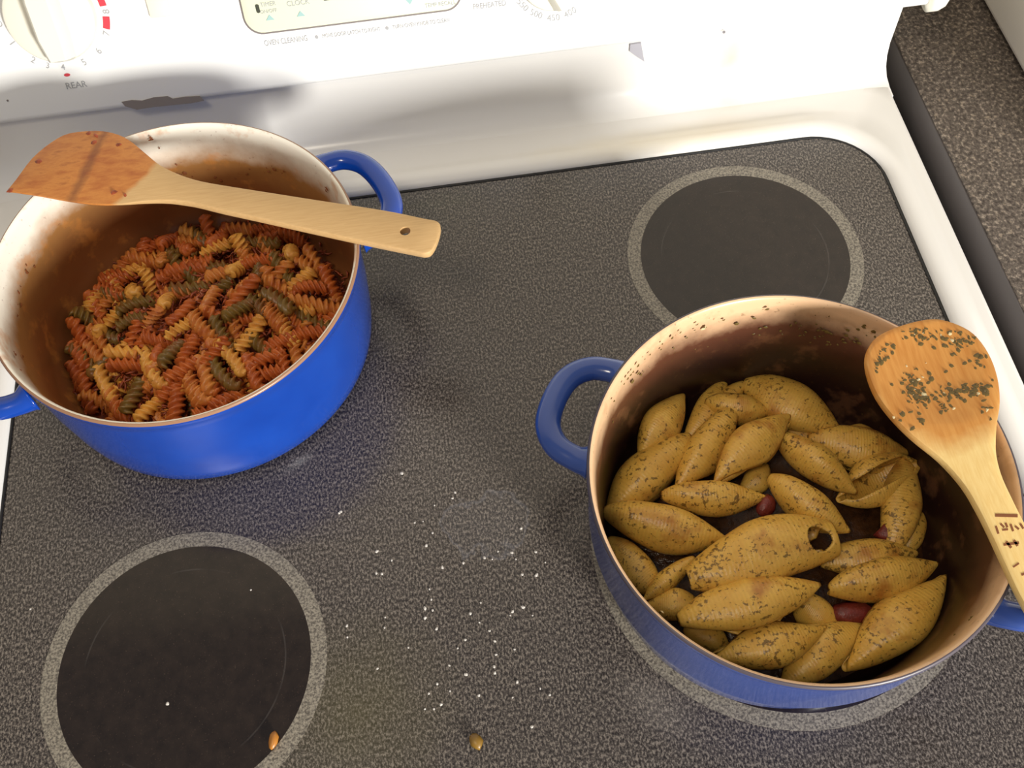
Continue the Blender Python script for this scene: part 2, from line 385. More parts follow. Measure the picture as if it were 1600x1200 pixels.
text('lettering', 'REAR', 119, 133, .0068, M['print_grey'], 0, .0003, 1.02)
flat('red_dot', [(.0024 * math.cos(2 * PI * k / 12), .0012 * math.sin(2 * PI * k / 12)) for k in range(12)], 105, 117, M['print_red'])
flat('brown_speck', dot, 1131, 50, M['counter_edge']); flat('brown_speck', [(a * .6, b * .6) for a, b in dot], 12, 157, M['chip'])
# knobs with numerals around them
def knob(u, v, r, marks, turn, label):
    kx, ks = onpanel(u, v)
    prof_k = [(0, .0), (r, .0), (r, .004), (r - .001, .006), (r - .004, .0072), (0, .0078)]
    k_ = link('knob', autosmooth(lathe('knob', [(max(a, .00005), b) for a, b in prof_k], 64), 30), stove, M['knob']); orient(k_, kx, ks, .0008, turn); k_['label'] = label
    # raised grip bar across the knob
    rings = []
    for y, hw, ht in ((-r * .97, .004, .010), (-r * .9, .0075, .019), (-r * .4, .0095, .022), (r * .4, .0095, .022), (r * .9, .0075, .019), (r * .97, .004, .010)):
        rings.append([(-hw - .003, y, .006), (-hw, y, ht - .002), (-hw + .002, y, ht), (hw - .002, y, ht), (hw, y, ht - .002), (hw + .003, y, .006)])
    link('grip', autosmooth(loft('grip', rings, cap0=True, cap1=True), 35), k_, M['knob'])
    for s, a, rad, size in marks:
        q = Vector((kx + rad * math.cos(R_(a)), ks + rad * math.sin(R_(a))))
        cu = bpy.data.curves.new('numeral', 'FONT'); cu.body = s; cu.size = size; cu.align_x = 'CENTER'; cu.align_y = 'CENTER'; cu.extrude = .0001
        tmp = bpy.data.objects.new('tmp_text', cu); COL.objects.link(tmp)
        dg = bpy.context.evaluated_depsgraph_get(); me = bpy.data.meshes.new_from_object(tmp.evaluated_get(dg)); bpy.data.objects.remove(tmp)
        me.materials.clear(); o = link('numeral', me, stove, M['print_grey'], False); orient(o, q.x, q.y, .0003, R_(a) + PI / 2)
    return kx, ks
kx, ks = knob(80, 24, .0335, [('1', 205, .0385, .007), ('2', 232, .0385, .007), ('3', 248, .0385, .006), ('4', 265, .0385, .006), ('5', 290, .0390, .007), ('6', 312, .0400, .007), ('7', 334, .0405, .007), ('8', 357, .0410, .007), ('9', 25, .0410, .007), ('LO', 180, .0395, .006)], R_(2), 'ivory round knob with raised grip bar')
for a0, a1 in ((3, 20), (339, 352)):
    pts = [(.0375 * math.cos(R_(a)), .0375 * math.sin(R_(a))) for a in [a0 + (a1 - a0) * k / 5 for k in range(6)]] + [(.0425 * math.cos(R_(a)), .0425 * math.sin(R_(a))) for a in [a1 - (a1 - a0) * k / 5 for k in range(6)]]
    n = len(pts); me = fixn(mesh('red_band', [(*p, 0) for p in pts] + [(*p, .0003) for p in pts], [tuple(range(n, 2 * n)), tuple(reversed(range(n)))] + [(i, (i + 1) % n, (i + 1) % n + n, i + n) for i in range(n)]))
    o = link('red_band', me, stove, M['print_red'], False); orient(o, kx, ks, .0002)
knob(862, -42, .0275, [('500', 243, .0325, .0070), ('450', 268, .0335, .0070), ('400', 292, .0335, .0070), ('550', 220, .0325, .0070)], R_(20), 'ivory oven knob mostly above the frame')
# small rocker and the bump at the upper left
x_, q_ = onpanel(249, 10); plate('signal_lens', x_, q_ + .004, .0085, .0115, .002, -.0003, .0022, M['knob'], 'small square ivory lens'); 
# grey bare patch where the enamel on the lip has chipped away
cp = [(190, 159), (206, 156), (222, 157), (240, 152), (262, 150), (270, 154), (290, 151), (312, 150), (319, 157), (300, 161), (270, 164), (240, 167), (214, 171), (196, 166)]
def chip(name, px, mat, h=.0004):
    pts = [onpanel(u, v) for u, v in px]; cx = sum(p[0] for p in pts) / len(pts); cy = sum(p[1] for p in pts) / len(pts)
    n = len(pts); vs = [(a - cx, b - cy, -.0006) for a, b in pts] + [(a - cx, b - cy, .0003) for a, b in pts]
    me = fixn(mesh(name, vs, [tuple(range(n, 2 * n)), tuple(reversed(range(n)))] + [(i, (i + 1) % n, (i + 1) % n + n, i + n) for i in range(n)]))
    o = link(name, me, stove, mat, False); orient(o, cx, cy, h); return o
ch = chip('chipped_patch', cp, M['chip']); ch['label'] = 'ragged grey patch where white enamel is gone'
st('latch_tab', autosmooth(fixn(mesh('latch_tab', [(-.1925, .0665, .0660), (-.1835, .0665, .0662), (-.1790, .0667, .0455), (-.1860, .0667, .0520), (-.1925, .0667, .0585), (-.1925, .0688, .0660), (-.1835, .0688, .0662), (-.1790, .0688, .0455), (-.1860, .0688, .0520), (-.1925, .0688, .0585)],
   [(0, 1, 2, 3, 4), (9, 8, 7, 6, 5)] + [(k, (k + 1) % 5, (k + 1) % 5 + 5, k + 5) for k in range(5)])), 30), simple('pale_grey', srgb(178, 176, 182), .6), False, 'small pale grey tab')

# ------------------------------------------------------------------ counter and the appliance at the right
ct = empty('countertop', (.33, -.2, -.03)); tag(ct, 'dark grey-brown speckled laminate countertop to the right of the white stove', 'countertop')
def ch_(name, me, par, mat, off, smooth=True):
    me.transform(Matrix.Translation(-Vector(off))); return link(name, me, par, mat, smooth)
ch_('worktop', box_me('worktop', .0625, .60, -.75, .195, -.036, .0, .0015), ct, M['counter'], (.33, -.2, -.03))
ch_('front_edge', box_me('front_edge', .0605, .0624, -.75, .195, -.06, -.0012), ct, M['counter_edge'], (.33, -.2, -.03))
cab = ch_('cabinet_side', box_me('cabinet_side', .066, .60, -.72, .195, -.9, -.04), ct, M['counter_edge'], (.33, -.2, -.03))
ap = empty('countertop_appliance', (.27, .02, .0005)); tag(ap, 'plain grey-beige appliance standing on the dark counter in the upper right corner', 'appliance')
ch_('housing', box_me('housing', .150, .40, -.13, .17, .006, .24, .008), ap, M['appliance'], (.27, .02, .0005))
for sx in (.17, .38):
    for sy in (-.11, .15):
        ch_('foot', loft('foot', [[(sx + .008 * math.cos(2 * PI * k / 16), sy + .008 * math.sin(2 * PI * k / 16), z) for k in range(16)] for z in (.0005, .007)], cap0=True, cap1=True), ap, M['black'], (.27, .02, .0005))

# ------------------------------------------------------------------ the two pots
def sweep(name, path, sec):
    """path of points in the level plane; sec = list of (half width, half height)"""
    rings = []
    for i, p in enumerate(path):
        a = path[max(i - 1, 0)]; b = path[min(i + 1, len(path) - 1)]; tg = (b - a).normalized(); sd = tg.cross(Vector((0, 0, 1))).normalized()
        up = sd.cross(tg).normalized(); hw, hh = sec(i / (len(path) - 1)); r = []
        for k in range(20):
            an = 2 * PI * k / 20; ca = math.cos(an); sa = math.sin(an)
            r.append(tuple(p + sd * (hw * ca) + up * (hh * sa)))
        rings.append(r)
    return loft(name, rings, cap0=True, cap1=True)
def pot(cx, cy, R, H, base, ang, mb, mi, label, hs, mr, rl):
    p = empty('dutch_oven', (cx, cy, .0004)); tag(p, label, 'pot')
    out = [(.0001, .003), (base - .022, .003), (base - .018, .0005), (base - .012, .0008), (base - .005, .005), (base - .0005, .013), (base + .0012, .025), (R - .0030, .055), (R - .0024, H - .016), (R - .0012, H - .008), (R, H - .0045), (R, H - .0017)]
    link('body', autosmooth(lathe('body', out), 60), p, mb)
    rim = [(R, H - .0018), (R + .0001, H - .0012), (R - .0006, H - .0003), (R - .0012, H + .0001), (R - .0016, H + .0001)]
    link('rim', lathe('rim', rim), p, mr)['label'] = rl
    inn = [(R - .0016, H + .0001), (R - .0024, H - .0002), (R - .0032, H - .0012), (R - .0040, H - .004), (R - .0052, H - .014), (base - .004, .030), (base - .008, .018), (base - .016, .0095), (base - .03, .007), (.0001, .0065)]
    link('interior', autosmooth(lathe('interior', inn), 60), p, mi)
    for a in (ang, ang + PI):
        ctl = [(R - .006, -.040 * hs), (R + .003, -.041 * hs), (R + .0165, -.0365 * hs), (R + .0265, -.0225 * hs), (R + .0295, 0), (R + .0265, .0225 * hs), (R + .0165, .0365 * hs), (R + .003, .041 * hs), (R - .006, .040 * hs)]
        pts = [Vector((q.x, q.y, H - .0185)) for q in catmull([(a_, b_, 0) for a_, b_ in ctl], 7)]
        def sec(t):
            e = max(0, 1 - min(t, 1 - t) / .16); return (.0080 + .003 * e * e, .0064 + .0035 * e * e)
        h = link('handle', sweep('handle', pts, sec), p, mb); h.rotation_euler = (0, 0, a)
    return p
PL = (-.5474, -.1258, .1256, .1083); PR = (-.1796, -.3453, .1233, .1155)
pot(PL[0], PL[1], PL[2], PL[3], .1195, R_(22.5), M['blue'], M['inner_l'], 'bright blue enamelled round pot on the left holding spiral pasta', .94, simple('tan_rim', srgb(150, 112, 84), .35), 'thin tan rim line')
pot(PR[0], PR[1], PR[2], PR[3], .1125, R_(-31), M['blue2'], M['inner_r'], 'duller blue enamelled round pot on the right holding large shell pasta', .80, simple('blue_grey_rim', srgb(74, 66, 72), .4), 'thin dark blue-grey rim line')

def settle(o, me, cx, cy, rw, rb, zf):
    """nudge a piece until all its points are inside the pot: radius rw above, rb at the bottom, floor at zf"""
    co = [v.co for v in me.vertices][::3]
    for _ in range(40):
        m = o.matrix_world; worst = 0; low = 0
        for c in co:
            p = m @ c; lim = rw if p.z > .032 else rb + (rw - rb) * max(0, (p.z - .010) / .022)
            worst = max(worst, math.hypot(p.x - cx, p.y - cy) - lim); low = max(low, zf - p.z)
        if worst <= 0 and low <= 0: return
        t_ = m.translation; d = Vector((cx - t_.x, cy - t_.y, 0)); d = d.normalized() if d.length > 1e-5 else Vector((0, 0, 0))
        o.matrix_world = Matrix.Translation(d * max(0, worst) * 1.02 + Vector((0, 0, low * 1.02))) @ m

# ------------------------------------------------------------------ spiral pasta in the left pot
def heap(x, y):
    dx, dy = x - PL[0], y - PL[1]
    # heap leans to the front right, falls off at the back left
    d = math.hypot(dx - .018, dy + .022)
    h = .012 + .030 * max(0, 1 - (d / .105) ** 2.2)
    return h + .003 * noise.noise(Vector((x * 60, y * 60, 0)))
sv = []; sf = []; N = 96
for i in range(N + 1):
    for j in range(N + 1):
        x = -.114 + .228 * i / N; y = -.114 + .228 * j / N; r = math.hypot(x, y)
        k = 1 if r < .111 else .111 / r
        x *= k; y *= k
        X, Y = PL[0] + x, PL[1] + y
        z = heap(X, Y) - .009 + .0035 * noise.noise(Vector((X * 220, Y * 220, 3)))
        sv.append((x, y, max(z, .0068 if math.hypot(x, y) < .095 else .010)))
        if i < N and j < N: a = i * (N + 1) + j; sf.append((a, a + 1, a + N + 2, a + N + 1))
so = link('tomato_sauce', fixn(mesh('tomato_sauce', sv, sf)), None, M['sauce']); so.location = (PL[0], PL[1], 0)
tag(so, 'rusty red tomato sauce with shredded bits between the spiral pasta in the left pot', 'sauce', kind='stuff')
# shreds joined into the sauce mesh
bm = bmesh.new(); bm.from_mesh(so.data)
for q in range(3200):
    a = random.uniform(0, 2 * PI); r = .110 * math.sqrt(random.random()); x, y = r * math.cos(a), r * math.sin(a)
    z = heap(PL[0] + x, PL[1] + y) + random.uniform(-.006, .0065)
    if z < .011: continue
    L = random.uniform(.003, .009); wd = random.uniform(.0006, .0016); an = random.uniform(0, PI); d = Vector((math.cos(an), math.sin(an), random.uniform(-.5, .5))).normalized()
    s = d.cross(Vector((0, 0, 1))).normalized(); u = s.cross(d); c = Vector((x, y, z)); vv = []
    for t_, k in ((-.5, .4), (0, 1), (.5, .4)):
        m = c + d * (L * t_) + s * (.2 * L * (1 - 4 * t_ * t_) * random.uniform(-1, 1))
        if math.hypot(m.x, m.y) > .112: m *= .112 / math.hypot(m.x, m.y); m.z = z
        vv.append([bm.verts.new(m + s * (wd * k * math.cos(b)) + u * (wd * k * math.sin(b))) for b in (0, 2 * PI / 3, 4 * PI / 3)])
    for i in (0, 1):
        for j in range(3): bm.faces.new((vv[i][j], vv[i][(j + 1) % 3], vv[i + 1][(j + 1) % 3], vv[i + 1][j]))
bm.to_mesh(so.data); bm.free()
for p_ in so.data.polygons: p_.use_smooth = True

def rotini_mesh(name, bend, phase, turns):
    L, r = .034, .0060; rings = []; NU, NV = 30, 18
    for i in range(NU + 1):
        t_ = i / NU; x = (t_ - .5) * L; rings_r = []
        e = min(t_, 1 - t_); s = min(1, .45 + e * 9)
        for j in range(NV):
            a = 2 * PI * j / NV; lob = .70 + .30 * math.cos(3 * (a - phase - 2 * PI * turns * t_ / 1.0))
            rr_ = r * s * lob
            z = bend * (1 - 4 * (t_ - .5) ** 2) * L
            rings_r.append((x, rr_ * math.cos(a), rr_ * math.sin(a) + z - bend * L * .5))
        rings.append(rings_r)
    return loft(name, rings, cap0=True, cap1=True)
RM_ = {}
for colr in ('yellow', 'orange', 'red', 'green'):
    for v in range(2):
        me = rotini_mesh('spiral_pasta_' + colr, .10 if v else -.04, v * 1.1, 1.85 + .25 * v); me.materials.append(M[colr])
        for p_ in me.polygons: p_.use_smooth = True
        RM_[colr, v] = me
# centre in the photograph, direction, length there, colour
RT = [(247,402,0,45,'y'),(284,396,-10,45,'g'),(304,378,0,40,'o'),(260,371,60,30,'r'),(216,420,25,45,'y'),(232,443,100,28,'y'),(210,456,-60,32,'y'),(170,448,-75,48,'y'),(144,477,50,38,'y'),(172,468,40,42,'o'),
(174,430,15,38,'r'),(144,446,-20,38,'r'),(190,440,40,42,'r'),(213,477,15,58,'g'),(185,492,35,38,'y'),(206,502,10,44,'g'),(263,470,80,30,'y'),(283,514,25,40,'y'),(292,422,10,62,'r'),(239,500,30,34,'o'),(120,500,-30,34,'g'),
(154,516,-50,32,'y'),(284,490,45,36,'r'),(297,450,0,60,'g'),(263,434,0,50,'r'),(337,388,15,42,'y'),(332,373,10,42,'r'),(378,390,-60,32,'y'),(371,420,70,27,'y'),(409,379,-5,52,'g'),(417,358,10,42,'r'),(405,410,5,52,'r'),
(443,421,-50,48,'g'),(454,395,-65,32,'y'),(466,408,-30,42,'o'),(493,410,-60,50,'o'),(469,441,35,50,'y'),(484,452,10,44,'r'),(480,475,-5,60,'o'),(511,481,-10,42,'o'),(435,470,-40,80,'g'),(378,460,40,72,'r'),(347,429,20,42,'o'),
(329,470,70,42,'o'),(405,483,-50,44,'g'),(373,486,30,40,'g'),(427,491,-50,46,'o'),(310,410,0,44,'r'),(201,550,0,75,'y'),(242,580,-60,62,'y'),(166,600,-65,70,'y'),(296,549,55,48,'r'),(284,578,30,44,'r'),(271,604,40,50,'r'),
(235,640,40,38,'y'),(209,620,60,52,'g'),(270,554,50,48,'g'),(307,604,-60,60,'o'),(180,628,-60,40,'o'),(154,532,-60,44,'o'),(151,554,-50,44,'o'),(198,571,0,54,'r'),(276,630,80,50,'r'),(138,614,-80,52,'r'),
(391,522,45,56,'y'),(363,560,-50,62,'y'),(316,509,-50,44,'o'),(349,524,-60,52,'g'),(350,584,-50,80,'g'),(321,586,-75,56,'o'),(305,613,-70,40,'o'),(451,521,-65,42,'y'),(461,548,-75,42,'o'),(430,499,-55,38,'o'),(487,501,-25,72,'g'),
(484,522,10,46,'r'),(407,537,-40,42,'g'),(438,537,20,48,'r'),(414,564,30,60,'r'),(420,586,10,48,'r'),(396,581,-70,52,'r'),(354,623,30,52,'r'),(441,561,-70,44,'r'),(336,550,40,50,'r'),(250,530,-10,50,'r'),(330,640,15,50,'r'),
(100,560,-60,40,'r'),(118,590,-70,44,'r'),(515,440,-70,44,'r'),(520,500,30,40,'r'),(375,360,0,40,'o'),(455,370,-20,40,'r'),(220,385,30,36,'r'),(195,405,35,36,'o'),(110,530,20,36,'r')]
C_ = {'y': 'yellow', 'o': 'orange', 'r': 'red', 'g': 'green'}
items = []
rnd = random.Random(3)
for i, (u, v, a, L, c) in enumerate(RT): items.append([u, v, a, L, C_[c], .0045 + .0035 * rnd.random(), rnd.uniform(-.25, .25), True])
tries = 0; cnt = 0
while cnt < 95 and tries < 6000:      # the lower layer that shows between them
    tries += 1; u, v = rnd.uniform(85, 545), rnd.uniform(345, 655)
    if u < 250 and v < 470 - (u - 85) * .75: continue
    if u < 110 and v > 620: continue
    q = at(u, v, .03); d = math.hypot(q.x - PL[0], q.y - PL[1])
    if d > .098: continue
    if any((u - k[0]) ** 2 + (v - k[1]) ** 2 < 15 ** 2 for k in items): continue
    items.append([u, v, rnd.uniform(-90, 90), rnd.uniform(46, 64), rnd.choice(['red', 'red', 'orange', 'orange', 'orange', 'green', 'yellow']), rnd.uniform(-.003, .001), rnd.uniform(-.5, .5), False]); cnt += 1
for it in items:
    u, v, a, L, colr, dz, tilt, top = it
    z = .03
    for _ in range(4): q = at(u, v, z); z = max(.014, min(heap(q.x, q.y) + dz, .052))
    q = at(u, v, z); e = at(u + math.cos(R_(a)) * L / 2, v - math.sin(R_(a)) * L / 2, z); d = e - q
    ln = min(.036, max(.026, d.length * 2 + .004)); short = top and L < 36
    it += [q, d, ln, short]
rows = {}
for it in items: rows.setdefault(int((it[1] - 345) // 28), []).append(it)
ORD = ['first', 'second', 'third', 'fourth', 'fifth', 'sixth', 'seventh', 'eighth', 'ninth', 'tenth', 'eleventh', 'twelfth', 'thirteenth', 'fourteenth', 'fifteenth']
CN = {'yellow': 'yellow', 'orange': 'orange', 'red': 'red', 'green': 'green'}
rk = sorted(rows)
for n_, r in enumerate(rk):
    seen = {}
    tot = {}
    for it in rows[r]: tot[it[4]] = tot.get(it[4], 0) + 1
    for it in sorted(rows[r], key=lambda k: k[0]):
        u, v, a, L, colr, dz, tilt, top, q, d, ln, short = it
        o = bpy.data.objects.new('spiral_pasta', RM_[colr, rnd.randrange(2)]); COL.objects.link(o)
        dd = d.normalized(); 
        if short: tilt = rnd.choice([-1, 1]) * .75
        dd = Vector((dd.x * math.cos(tilt), dd.y * math.cos(tilt), math.sin(tilt)))
        qt = dd.to_track_quat('X', 'Z'); m = qt.to_matrix().to_4x4() @ Matrix.Rotation(rnd.uniform(0, 2 * PI), 4, 'X')
        # keep both ends inside the pot
        for k in range(20):
            ends = [q + dd * ln / 2, q - dd * ln / 2]; far = max(math.hypot(e.x - PL[0], e.y - PL[1]) for e in ends)
            if far < .108: break
            w_ = Vector((PL[0], PL[1], q.z)) - q; q = q + w_.normalized() * .002
        s_ = ln / .034; o.matrix_world = Matrix.Translation(q) @ m @ Matrix.Diagonal((s_, 1 + rnd.uniform(-.08, .12), 1 + rnd.uniform(-.08, .12), 1))
        settle(o, o.data, PL[0], PL[1], .1165, .106, .0085)
        k = seen.get(colr, 0); seen[colr] = k + 1
        which = ('the only %s one in' % CN[colr]) if tot[colr] == 1 else ('%s %s one from the left in' % (ORD[k], CN[colr]))
        row = {0: 'the rearmost row', len(rk) - 1: 'the foremost row'}.get(n_, 'the %s row from the back' % ORD[n_])
        tag(o, 'spiral pasta, %s %s' % (which, row), 'pasta', 'spiral pasta heaped in the left pot')

# ------------------------------------------------------------------ shell pasta in the right pot
def shell_mesh(name, e0, e1, gap, bend, lap, seed, hole=None, NU=40, NV=30):
    """long rolled shell, length 1 and width 1, seam towards -z; e0, e1 = how wide the two ends stay; lap = how far one lip lies over the other"""
    vs = []; fs = []
    for i in range(NU + 1):
        t_ = -1 + 2 * i / NU; e = e1 if t_ > 0 else e0
        r = .5 * (e + (1 - e) * (1 - abs(t_ * (1 if t_ > 0 else .97)) ** 1.75) ** (1.0 if t_ > 0 else .85))
        g = gap * (.5 + 1.3 * t_ ** 4)
        for j in range(NV + 1):
            v = j / NV; an = -(PI - g) + v * (2 * PI - 2 * g + lap * (1 - t_ * t_)); q = v - .5
            cr = 1 + .16 * q * (1.2 - abs(t_)) - .22 * max(0, .18 - v) / .18
            if v > .86: cr += .16 * (v - .86) / .14 * (1 + .6 * math.sin(seed * 2 + 3 * t_))
            wob = 1 + .10 * noise.noise(Vector((t_ * 1.5 + seed, math.cos(an) * .9, seed + math.sin(an) * .9)))
            if hole: cr += .05 * math.sin(t_ * 2.2)
            x = t_ * .5 * (1 - .16 * abs(2 * q) ** 4); y = r * cr * wob * math.sin(an); z = r * .84 * cr * wob * math.cos(an)
            vs.append((x, y + .06 * math.sin(t_ * 2.2 + seed), z - bend * t_ * t_))
    for i in range(NU):
        for j in range(NV):
            if hole:
                t_ = -1 + 2 * (i + .5) / NU; an = -(PI - gap * .5) + (j + .5) / NV * (2 * PI - gap)
                if ((t_ - hole[0]) / hole[2]) ** 2 + ((an - hole[1]) / hole[3]) ** 2 < 1: continue
            a = i * (NV + 1) + j; fs.append((a, a + 1, a + NV + 2, a + NV + 1))
    me = mesh(name, vs, fs); me.materials.append(M['shell'])
    for p_ in me.polygons: p_.use_smooth = True
    return me
SV = [shell_mesh('shell_pasta', .08, .06, .30, .10, .5, 1.0), shell_mesh('shell_pasta', .14, .05, .25, .07, .8, 4.0),
      shell_mesh('shell_pasta_torn', .26, .52, .25, .02, .3, 7.0, (.76, -.30, .19, .58), 140, 130), shell_mesh('shell_pasta_split', .06, .10, .95, .05, .0, 9.0)]
# end 1, end 2, width in the photograph, height, roll, shape, label
SH = [
(1052,606,984,706,62,.040,95,0,'shell pasta at far left, pointed tip up, alone beside the dark pot wall'),
(1068,684,948,800,84,.036,70,1,'large plump shell pasta at left, below the leftmost pointed shell, with curled upper tip'),
(1124,578,1058,676,48,.034,-20,0,'narrow shell pasta leaning up-right against the back, second from the left'),
(1158,580,1102,628,34,.033,70,1,'thin sliver of shell pasta edge beside the narrow shell at the back'),
(1104,632,1202,646,56,.040,90,1,'small shell pasta lying level in front of the thin sliver at the back'),
(1166,584,1312,650,82,.036,-15,1,'biggest smooth shell pasta at the back centre under the rim'),
(1146,640,1056,762,64,.041,100,1,'speckled shell pasta slanting down-left with two dark round flecks'),
(1228,650,1116,752,66,.046,120,0,'shell pasta with a round bright bulge and pointed upper right tip'),
(1200,728,1158,772,40,.030,0,0,'half-hidden shell pasta under the one with the round bulge'),
(1038,778,1192,778,58,.043,60,1,'long level shell pasta at left centre touching the small red piece'),
(1212,680,1332,770,60,.043,80,0,'shell pasta slanting down-right in the centre, behind the bulging shell'),
(1216,668,1290,690,50,.027,0,1,'partly buried shell pasta beneath the big back-centre shell'),
(1282,672,1440,688,66,.036,8,1,'brownish shaded shell pasta left of the spoon bowl'),
(1330,642,1440,662,54,.026,0,0,'dark shell pasta edge showing behind the brownish shaded shell'),
(1434,728,1310,776,74,.036,165,3,'split-open shell pasta showing a long slit at right centre'),
(1322,726,1402,716,40,.024,0,1,'dim shell pasta lying low between the shaded one and the split one'),
(1202,752,1322,830,66,.045,70,1,'shell pasta slanting down-right directly behind the big shell with the hole'),
(1464,700,1434,872,58,.032,20,0,'upright shell pasta at the far right wall of the pot'),
(1484,800,1462,872,36,.022,0,1,'dim sliver of shell pasta behind the upright one at far right'),
(936,806,1122,846,82,.042,75,1,'orange-tinted shell pasta at the left wall with open right tip'),
(950,846,1034,930,58,.034,0,1,'shaded shell pasta at the lower left wall below the orange-tinted one'),
(1080,872,1006,936,36,.040,75,1,'small upright fin of shell pasta at lower left'),
(1010,944,1102,952,48,.038,0,0,'small shell pasta half under the long ridged shell at lower left'),
(1080,898,1296,842,98,.052,0,2,'largest shell pasta in the middle, with a round dark hole at its right end'),
(1068,970,1274,912,80,.056,-20,1,'long ridged shell pasta just in front of the one with the hole'),
(1286,880,1430,862,62,.034,-10,1,'shell pasta behind the herb-striped one at right centre'),
(1300,926,1462,884,72,.043,60,1,'shell pasta with a dark streak of herbs along its top at right'),
(1338,1054,1486,914,84,.040,110,0,'large shell pasta at lower right with folded upper right tip'),
(1226,1062,1348,978,68,.037,-6,0,'shell pasta at the bottom front, right of centre'),
(1118,1034,1286,984,72,.044,130,0,'shell pasta at the front with a straight crease, left of the bottom one'),
(1072,980,1140,1016,44,.030,0,0,'dark browned shell pasta near the front left wall'),
(1236,936,1312,984,56,.032,30,1,'torn browned shell pasta between the ridged shell and the herb-striped shell'),
]
first = {}
for x1, y1, x2, y2, wpx, z, roll, vr, lab in SH:
    z -= .004
    a = at(x1, y1, z); b = at(x2, y2, z); c = (a + b) / 2; d = b - a; L = d.length; ppm = F / ((CAM - c).dot(RM @ Vector((0, 0, 1)))); W = wpx / ppm
    # keep both ends off the wall
    for _ in range(30):
        far = max((math.hypot(e.x - PR[0], e.y - PR[1]), e) for e in (c + d / 2, c - d / 2))[0]
        if far < .1085: break
        w_ = (Vector((PR[0], PR[1], c.z)) - c); c += w_.normalized() * .001; d *= .995
    L = d.length * 1.02
    o = bpy.data.objects.new('shell_pasta', SV[vr]); COL.objects.link(o)
    m = d.normalized().to_track_quat('X', 'Z').to_matrix().to_4x4() @ Matrix.Rotation(R_(roll), 4, 'X')
    o.matrix_world = Matrix.Translation(c) @ m @ Matrix.Diagonal((L, W, W * .95, 1))
    settle(o, SV[vr], PR[0], PR[1], .1140, .099, .0085)
    so_ = o.modifiers.new('thickness', 'SOLIDIFY'); so_.thickness = .035; so_.offset = -1
    tag(o, lab, 'pasta', 'large shell pasta in the right pot')
# juice
oj = link('cooking_juice', lathe('cooking_juice', [(.0005, .0135), (.06, .0135), (.0995, .0135), (.1005, .0125), (.098, .009)], 64), None, M['oil']); oj.location = (PR[0], PR[1], 0)
tag(oj, 'dark brown cooking juice on the bottom of the right pot under the shells', 'sauce', kind='stuff')
def lump(name, u, v, z, sx, sy, sz, rot, mat, seed, label=None, cat=None, group=None, parent=None):
    bm = bmesh.new(); bmesh.ops.create_icosphere(bm, subdivisions=2, radius=1)
    for q in bm.verts:
        k = 1 + .35 * noise.noise(q.co * 1.4 + Vector((seed * 3.1, seed, 0))); q.co = Vector((q.co.x * sx * k, q.co.y * sy * k, q.co.z * sz * k))
    me = bpy.data.meshes.new(name); bm.to_mesh(me); bm.free(); o = link(name, me, parent, mat)
    o.location = at(u, v, z); o.rotation_euler = (0, 0, rot)
    if label: tag(o, label, cat, group)
    return o
lump('red_chunk', 1196, 790, .034, .009, .006, .006, .8, M['redchunk'], 1, 'small bright red piece beside the tip of the long level shell', 'vegetable', 'red pieces among the shell pasta')
lump('red_chunk', 1393, 832, .028, .011, .007, .007, .2, M['redchunk'], 2, 'dark red piece left of the upright shell at the right wall', 'vegetable', 'red pieces among the shell pasta')
lump('red_chunk', 1330, 958, .030, .014, .008, .006, 0, M['redchunk'], 3, 'brownish red piece in the gap below the herb-striped shell', 'vegetable', 'red pieces among the shell pasta')
GP = [(1112, 762), (1250, 600), (1096, 866), (1052, 918), (1276, 545), (1322, 563), (1070, 640), (1030, 808)]
gb = []

# ------------------------------------------------------------------ flakes stuck to spoon, pot wall
def flakes(name, pts, mat, parent, size, seed):
    """pts = (x, y, z, normal) in the parent's space; irregular little flakes in one mesh"""
    rn = random.Random(seed); vs = []; fs = []
    for p, nrm in pts:
        t1 = nrm.orthogonal().normalized(); t2 = nrm.cross(t1); s = size * rn.uniform(.5, 1.5); a0 = rn.uniform(0, 6.28); b = len(vs); n = 6; asp = rn.uniform(.4, 1)
        for k in range(n):
            a = 2 * PI * k / n; r = s * rn.uniform(.6, 1.1); u_, v_ = r * math.cos(a), r * math.sin(a) * asp
            vs.append(p + t1 * (u_ * math.cos(a0) - v_ * math.sin(a0)) + t2 * (u_ * math.sin(a0) + v_ * math.cos(a0)) - nrm * .0002)
        vs.append(p + nrm * s * .35)
        for k in range(n): fs.append((b + k, b + (k + 1) % n, b + n))
    return link(name, fixn(mesh(name, vs, fs)), parent, mat)

